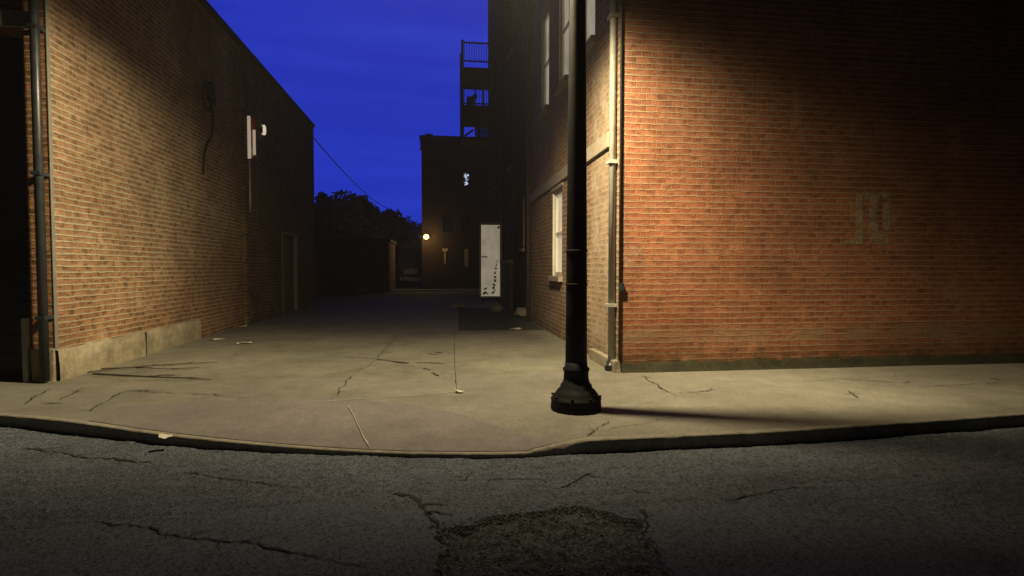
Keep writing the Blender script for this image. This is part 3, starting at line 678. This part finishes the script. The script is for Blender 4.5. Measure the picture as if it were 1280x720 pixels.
# box truck
tk = thing('box_truck', (-2.05, 43, 0), 'dark box truck parked facing the alley beside the far building', 'truck')
MB().box((-3.0, 43.9, .8), (-1.15, 48.5, 3.4)).build('cargo_box', M_truck, tk, .04)
cab = MB(); cv = [(-2.95, 42.4), (-1.2, 42.4)]
for x0, x1, y0, z0, y1, z1 in ((-2.95, -1.2, 42.4, .5, 42.45, 1.75), (-2.95, -1.2, 42.45, 1.75, 42.75, 3.0)):
    cab.quad((x0, y0, z0), (x1, y0, z0), (x1, y1, z1), (x0, y1, z1))
    for x in (x0, x1): cab.quad((x, y0, z0), (x, y1, z1), (x, 43.9, z1), (x, 43.9, z0))
cab.quad((-2.95, 42.75, 3.0), (-1.2, 42.75, 3.0), (-1.2, 43.9, 3.05), (-2.95, 43.9, 3.05)); cabo = cab.build('cab', M_truck, tk)
MB().quad((-2.8, 42.47, 1.95), (-1.35, 42.47, 1.95), (-1.42, 42.68, 2.85), (-2.73, 42.68, 2.85)).build('windscreen', M_tglass, tk)
MB().box((-2.9, 42.3, .5), (-1.25, 42.4, .78)).build('bumper', M_chrome, tk, .02)
MB().box((-2.6, 42.37, 1.0), (-1.55, 42.41, 1.4)).build('grille', M_chrome, tk)
for x in (-2.8, -1.35): MB().lathe((x, 42.36, 1.1), [(.02, -.1), (.09, -.06), (.1, .06), (.02, .1)], 12).build('headlight', M_tglass, tk)
for x in (-2.85, -1.3):
    for y in (43.2, 47.2): MB().tube([(x-.12, y, .42), (x+.12, y, .42)], .44, 18).build('wheel', M_tyre, tk)
# trees
def tree(X, Y, h, r, label, leaf, n=1500, seed=0):
    rr = random.Random(seed); t = thing('tree', (X, Y, -.1), label, 'tree', 'trees beyond the alley')
    tr = MB(); tr.tube([(X, Y, -.3), (X+.08, Y, h*.3), (X-.05, Y+.1, h*.62), (X, Y, h*.85)], [.2, .16, .1, .04], 8)
    cl = []
    for k in range(15):
        a = rr.uniform(0, 6.28); q = rr.uniform(.2, 1)*r; z = rr.uniform(.3, .9)*h; e = Vector((X+q*math.cos(a), Y+q*math.sin(a), z+rr.uniform(0, .1)*h))
        tr.tube([(X, Y, z*.7), ((X+e.x)/2, (Y+e.y)/2, z*.88), tuple(e)], [.07, .045, .015], 6); cl.append((e, rr.uniform(.3, .5)*r))
    cl.append((Vector((X, Y, h*.9)), r*.4))
    tr.build('trunk', M_bark, t); cr = MB()
    for k in range(n):
        c, q = rr.choice(cl); d = Vector((rr.gauss(0, 1), rr.gauss(0, 1), rr.gauss(0, .8))); d = d/max(d.length, .01)*q*rr.random()**.45; p = c+d
        if p.z > h*1.04: p.z = h*1.04-rr.random()*.3
        a = Vector((rr.gauss(0, 1), rr.gauss(0, 1), rr.gauss(0, 1))).normalized(); b = a.cross(Vector((rr.gauss(0, 1), rr.gauss(0, 1), rr.gauss(0, 1)))).normalized(); s = rr.uniform(.09, .2)
        cr.quad(p-a*s-b*s*.3, p+b*s*.6, p+a*s, p-b*s*.6)
    cr.build('crown', leaf, t)
for i, (pxx, pyy, Y, r, lab) in enumerate([(392, 246, 36, 1.4, 'dark leafy tree just past the end of the warehouse wall'), (408, 237, 44, 1.2, 'tree with a small pointed top next to the warehouse end'),
        (437, 239, 41, 1.9, 'widest round-crowned tree behind the garage'), (462, 247, 47, 1.8, 'dark tree between the wide round tree and the alley end'), (487, 257, 44, 1.7, 'lower tree with a flattish crown above the garage corner'),
        (502, 266, 52, 1.5, 'low tree behind the parked truck'), (520, 272, 58, 1.9, 'lowest tree touching the edge of the far building')]):
    p = onY(pxx, pyy+5, Y); tree(p.x, Y, p.z, r, lab, M_leaf if i % 2 else M_leaf2, 3600, i+3)
hd = MB(); rr = random.Random(5)
for k in range(11000):
    p = Vector((rr.uniform(-22, -2.5), rr.uniform(50, 54), rr.uniform(0, 1)))
    top = interp(p.x, [(-22, 7), (-13, 6.5), (-8, 5.6), (-2.5, 4.3)]); p.z *= top+.5*nz(p.x, 1)
    a = Vector((rr.gauss(0, 1), rr.gauss(0, 1), rr.gauss(0, 1))).normalized(); b = a.cross(Vector((rr.gauss(0, 1), rr.gauss(0, 1), rr.gauss(0, 1)))).normalized(); s = rr.uniform(.25, .5)
    hd.quad(p-a*s, p+b*s*.6, p+a*s, p-b*s*.6)
tag(hd.build('woods', M_leaf2), 'dark mass of far trees behind the garage', 'woods', kind='stuff')
# overhead wire from the warehouse corner
p0, p1 = Vector((XL, YLE-.1, 6.6)), onY(487, 262, 44)
wp = [p0.lerp(p1, t/24)+Vector((0, 0, -1.1*4*(t/24)*(1-t/24)*.35)) for t in range(25)]
tag(MB().tube(wp, .022, 6).build('overhead_wire', M_cable), 'thin overhead wire running from the warehouse corner to the trees', 'wire')

# ------------------------------------------------------------------ white board, rubble, litter, branches
pb = g(613, 380); wb = thing('sign_board', (pb.x, pb.y, 0), 'tall white sign board with added glow and dark scribbled marks standing in the alley', 'sign')
a, b, c = onY(600, 372, pb.y), onY(627, 372, pb.y), onY(600, 278, pb.y)
x0, x1, z0, z1 = a.x, b.x, a.z, c.z
MB().box((x0, pb.y, z0), (x1, pb.y+.08, z1)).build('panel', M_signglow, wb, .012)
fr = MB(); zm = lerp(z0, z1, .02)
fr.box((x0-.02, pb.y-.02, z0), (x0+.05, pb.y-.003, z1)).box((x1-.07, pb.y-.02, z0), (x1+.02, pb.y-.003, z1)).box((x0+.05, pb.y-.018, z1-.1), (x1-.07, pb.y-.003, z1)).box((x0+.05, pb.y-.018, z0), (x1-.07, pb.y-.003, z0+.06))
fr.build('frame', M_white, wb, .004)
MB().box((x1-.16, pb.y-.03, z1-.24), (x1-.08, pb.y-.019, z1-.14)).build('clip', M_ink, wb)
MB().box((x0+.06, pb.y-.035, lerp(z0, z1, .535)), (x0+.3, pb.y-.004, lerp(z0, z1, .55))).build('latch', M_iron, wb)
ink = MB(); rr = random.Random(4); W = x1-x0
def stroke(cx, cz, s):
    for k in range(3):
        a = rr.uniform(0, 3.14); l = s*rr.uniform(.5, .9); dx, dz = math.cos(a)*l/2, math.sin(a)*l/2; ox, oz = rr.uniform(-.25, .25)*s, rr.uniform(-.25, .25)*s; n = Vector((-dz, 0, dx)).normalized()*s*.13
        y = pb.y-.006-k*.0012
        p, q = Vector((cx+ox-dx, y, cz+oz-dz)), Vector((cx+ox+dx, y, cz+oz+dz)); ink.quad(p-n, q-n, q+n, p+n)
for k in range(9): stroke(x0+W*(.60+.022*k), lerp(z0, z1, .07+.052*k), .17-.008*k)
for k in range(2): stroke(x0+W*.25, lerp(z0, z1, .06+.06*k), .2-.05*k)
ink.build('lettering', M_ink, wb)
for x in (x0+.08, x1-.12): MB().box((x, pb.y+.0, -.03), (x+.06, pb.y+.07, z0)).build('leg', M_iron, wb)
MB().tube([(x1+.02, pb.y+.2, z0-.1), (x1+.02, pb.y+.2, z1+.45)], .025, 6).build('post', M_greypipe, wb)

def stone(pxl, r, sq, lab, mat=M_stone):
    p = g(*pxl); tag(MB().blob((p.x, p.y, r*sq[2]*.8), r, 2, .22, sq).build('stone', mat), lab, 'stone', 'stones by the alley wall')
stone((659, 396), .33, (1.1, .8, .5), 'flat pale stone against the foot of the right alley wall')
stone((660, 386), .26, (1.1, .9, .7), 'greenish stone behind the flat pale one by the wall', M_conc)
stone((573, 385), .17, (1.4, .8, .5), 'rounded stone near the middle of the alley')
stone((622, 390), .2, (1, .8, .6), 'small stone below the white board')
def scrap(pxl, w, h, lab, rot):
    p = g(*pxl); mb = MB(); n = 7; c, s_ = math.cos(rot), math.sin(rot)
    for j in range(n):
        for i in range(n):
            u, v = (i/(n-1)-.5)*w, (j/(n-1)-.5)*h; x, y = p.x+u*c-v*s_, p.y+u*s_+v*c
            mb.v.append((x, y, surf(x, y)+.012+.05*abs(nz(x*9, y*9, 4))))
    for j in range(n-1):
        for i in range(n-1): mb.f.append((j*n+i, j*n+i+1, (j+1)*n+i+1, (j+1)*n+i)); mb.sm.append(False)
    o = mb.build('paper_scrap', M_paper); md = o.modifiers.new('thickness', 'SOLIDIFY'); md.thickness = .002
    tag(o, lab, 'litter', 'scraps of litter in the alley')
scrap((645, 412), .26, .24, 'white scrap of paper lying near the right alley wall', .3)
scrap((271, 425), .22, .2, 'crumpled paper by the end of the concrete base', 1)
scrap((305, 430), .26, .12, 'flat paper strip lying off the left wall', .2)
scrap((300, 409), .3, .2, 'crumpled pale bag at the foot of the left wall', .5)
scrap((574, 491), .07, .09, 'tiny white fleck on the pavement joint', .8)
scrap((207, 546), .1, .07, 'dry leaf lying on the kerb edge', .4)
# dead branches and a weed at the foot of the left wall
def branch(pts, r, lab):
    mb = MB(); P = []
    for q in pts:
        p = g(q[0]+R.uniform(-4, 4), q[1]+R.uniform(-1, 1)); P.append((p.x, p.y, (q[2]*.5 if len(q) > 2 else .015)))
    mb.tube(P, [lerp(r, r*.35, i/(len(P)-1)) for i in range(len(P))], 7)
    for k in range(7):
        i = R.randrange(1, len(P)-1); p = Vector(P[i]); d = Vector((R.uniform(-.1, .4), R.uniform(-.12, .15), 0)); mb.tube([p, p+d*.5+Vector((0, 0, .012)), p+d], [r*.5, r*.35, r*.15], 5)
    tag(mb.build('branch', M_bark), lab, 'branch', 'dead branches by the left wall')
branch([(118, 470, .06), (150, 470), (190, 473), (230, 474), (262, 475)], .013, 'long dead branch lying along the pavement edge by the concrete base')
branch([(112, 470, .09), (150, 462), (190, 458), (235, 455), (275, 453)], .010, 'thinner dead branch fanning out toward the alley')
branch([(125, 466, .12), (170, 462, .05), (215, 463), (250, 460)], .009, 'shortest dead branch lying between the two long ones')
for pts, w in [([(118, 471), (160, 466), (215, 463), (268, 459)], .10), ([(135, 474), (185, 476), (245, 475)], .08), ([(150, 462), (205, 457), (262, 454)], .06)]:
    ribbon('stain', px(*pts), w, M_stain, side, jit=.03)

# ------------------------------------------------------------------ street lamp
pp = g(720, 511); PX, PY = pp.x, pp.y
LH = 5.4
LX, LY = PX-.78, PY+.30
sl = thing('street_lamp', (PX, PY, 0), 'black iron street lamp post with a flared base on the pavement', 'street lamp')
z0 = sw_z(PX, PY)-.01
MB().lathe((PX, PY, z0), [(.258, 0), (.262, .03), (.255, .10), (.262, .115), (.255, .135), (.232, .15), (.225, .17), (.19, .215), (.165, .235), (.158, .27), (.14, .285), (.128, .33), (.126, .40), (.136, .41), (.136, .435), (.118, .45), (.113, .5)], 16).build('base', M_black, sl, 0)
MB().lathe((PX, PY, z0), [(.112, .49), (.108, 1.0), (.103, 1.9), (.092, 3.0), (.078, 4.4), (.066, LH+.3)], 20).build('pole', M_black, sl)
for q in range(8):
    t = math.pi*(q+.5)/4; MB().lathe((PX+.245*math.cos(t), PY+.245*math.sin(t), z0+.148), [(.016, 0), (.016, .014), (.008, .018)], 6, True).build('bolt', M_iron, sl)
for z in (1.28, 1.62): MB().lathe((PX, PY, z0), [(.1, z), (.114, z+.003), (.114, z+.024), (.1, z+.027)], 20).build('band', M_iron, sl)
MB().lathe((PX, PY, z0), [(.07, LH+.25), (.085, LH+.27), (.085, LH+.33), (.05, LH+.38), (.015, LH+.47)], 16).build('finial', M_black, sl)
ab = MB(); A, B = Vector((PX, PY, LH+.12)), Vector((LX, LY, LH+.16))
ab.tube([A, A.lerp(B, .4)+Vector((0, 0, .12)), A.lerp(B, .8)+Vector((0, 0, .12)), B], .03, 10); ab.build('arm', M_black, sl)
hd_ = MB().lathe((LX, LY, LH), [(.19, 0), (.2, .02), (.19, .07), (.12, .14), (.06, .18), (.03, .2)], 24); hd_.build('lamp_head', M_black, sl)
MB().lathe((LX, LY, LH-.03), [(.08, 0), (.14, .012), (.165, .028)], 24).build('lens', M_lens, sl)
# luminaire with a batwing distribution: strongest around 50 degrees from straight down, cut off above, with made-up dimming toward the street that stands in for lens vignetting
L = bpy.data.lights.new('street_lamp_light', 'SPOT'); L.energy = 5800; L.color = (1.0, .80, .46); L.shadow_soft_size = .15
L.spot_size = math.radians(176); L.spot_blend = .15; L.use_nodes = True
k = NT(L); em = k.n['Emission']
tcl = k.add('ShaderNodeTexCoord').outputs['Normal']
sx = k.add('ShaderNodeSeparateXYZ'); k.link(tcl, sx.inputs[0])
dpn = k.add('ShaderNodeVectorMath', operation='DOT_PRODUCT'); k.link(tcl, dpn.inputs[0])
dpn.inputs[1].default_value = Vector((-.15, -.02, -1)).normalized(); cz = dpn.outputs['Value']
rmp = k.add('ShaderNodeValToRGB'); k.link(cz, rmp.inputs[0]); cr = rmp.color_ramp; cr.interpolation = 'B_SPLINE'
pts = [(math.cos(math.radians(a)), v) for a, v in ((91, 0), (86, .035), (82, .12), (77, .36), (69, .74), (58, .98), (48, 1.0), (38, .68), (28, .42), (16, .30), (0, .27))]
while len(cr.elements) < len(pts): cr.elements.new(.5)
for e_, (p_, v_) in zip(cr.elements, pts): e_.position = p_
for e_, (p_, v_) in zip(cr.elements, pts): e_.color = (v_, v_, v_, 1)
SGN = 1.0
street = k.mapr(k.math('MULTIPLY', sx.outputs['Y'], SGN), -.50, -.05, .04, 1.0)  # added dimming toward the camera, darkens the near road like a vignette
sidew = k.math('MULTIPLY', k.math('ABSOLUTE', k.math('ADD', sx.outputs['X'], .05)), k.mapr(sx.outputs['Y'], -.35, -.05, 1, 0))
street = k.math('MULTIPLY', street, k.mapr(sidew, .1, .55, 1, .25))  # extra dimming to both sides, shaped so the street corners go dark
alley = k.math('MAXIMUM', k.mapr(sx.outputs['Y'], .40, .80, 1, .17), k.mapr(sx.outputs['X'], .08, .30, 0, 1))
street = k.math('MULTIPLY', street, alley)
street = k.math('MULTIPLY', street, k.mapr(sx.outputs['X'], .58, .93, 1, .22))
k.link(k.math('MULTIPLY', rmp.outputs[0], street), em.inputs['Strength'])
lo = bpy.data.objects.new('street_lamp_light', L); lo.location = (LX, LY, LH-.07); COL.objects.link(lo)

# ------------------------------------------------------------------ dusk sky, camera
w = bpy.data.worlds.new('World'); sc.world = w; w.use_nodes = True; wn = w.node_tree
for n in list(wn.nodes): wn.nodes.remove(n)
k = NT(w)
tcw = k.add('ShaderNodeTexCoord').outputs['Generated']
dt = k.add('ShaderNodeVectorMath', operation='DOT_PRODUCT'); k.link(tcw, dt.inputs[0]); dt.inputs[1].default_value = Vector((-.20, 1, .24)).normalized()
after = k.mapr(dt.outputs['Value'], .76, .93, 0, 1)          # afterglow stands over the far end of the alley
sz = k.add('ShaderNodeSeparateXYZ'); k.link(tcw, sz.inputs[0])
mp = k.add('ShaderNodeMapping'); mp.inputs['Scale'].default_value = (1.2, 1.2, 16); k.link(tcw, mp.inputs['Vector'])
low = k.mix(k.mapr(sz.outputs['Z'], .12, .46), (.013, .034, .50, 1), (.011, .024, .45, 1))
low = k.mix(k.mapr(k.noise(mp.outputs[0], 1.6, 4, .5),   .42, .66, 0, .75), low, (.020, .044, .56, 1))
col = k.mix(after, (.0012, .0014, .0045, 1), low)
bg = k.add('ShaderNodeBackground'); k.link(col, bg.inputs[0]); bg.inputs[1].default_value = 1.0
ow = k.add('ShaderNodeOutputWorld'); k.link(bg.outputs[0], ow.inputs[0])

hz = MB().box((-34, -9, -1.5), (34, 66, 21)).build('haze', M_ground)
M_haze = bpy.data.materials.new('haze'); M_haze.use_nodes = True; hn = M_haze.node_tree.nodes
for n in list(hn): hn.remove(n)
pv = hn.new('ShaderNodeVolumePrincipled'); pv.inputs['Density'].default_value = .0020; pv.inputs['Color'].default_value = (.9, .9, .9, 1); pv.inputs['Anisotropy'].default_value = .3
M_haze.node_tree.links.new(pv.outputs[0], hn.new('ShaderNodeOutputMaterial').inputs['Volume'])
hz.data.materials[0] = M_haze; tag(hz, 'thin night haze hanging in the street and alley', 'haze', kind='stuff')
cam = bpy.data.cameras.new('camera'); cam.sensor_width = 36; cam.lens = 36*F/1280; cam.clip_end = 1000; cam.clip_start = .05
co = bpy.data.objects.new('camera', cam); co.location = (0, 0, H); co.rotation_euler = (math.pi/2-PIT, 0, -PSI); COL.objects.link(co); sc.camera = co
sc.view_settings.view_transform = 'Standard'; sc.view_settings.look = 'None'; sc.view_settings.gamma = 1; sc.view_settings.exposure = 0
sc.render.engine = 'CYCLES'; sc.cycles.use_denoising = True; sc.cycles.max_bounces = 6; sc.cycles.sample_clamp_indirect = 3
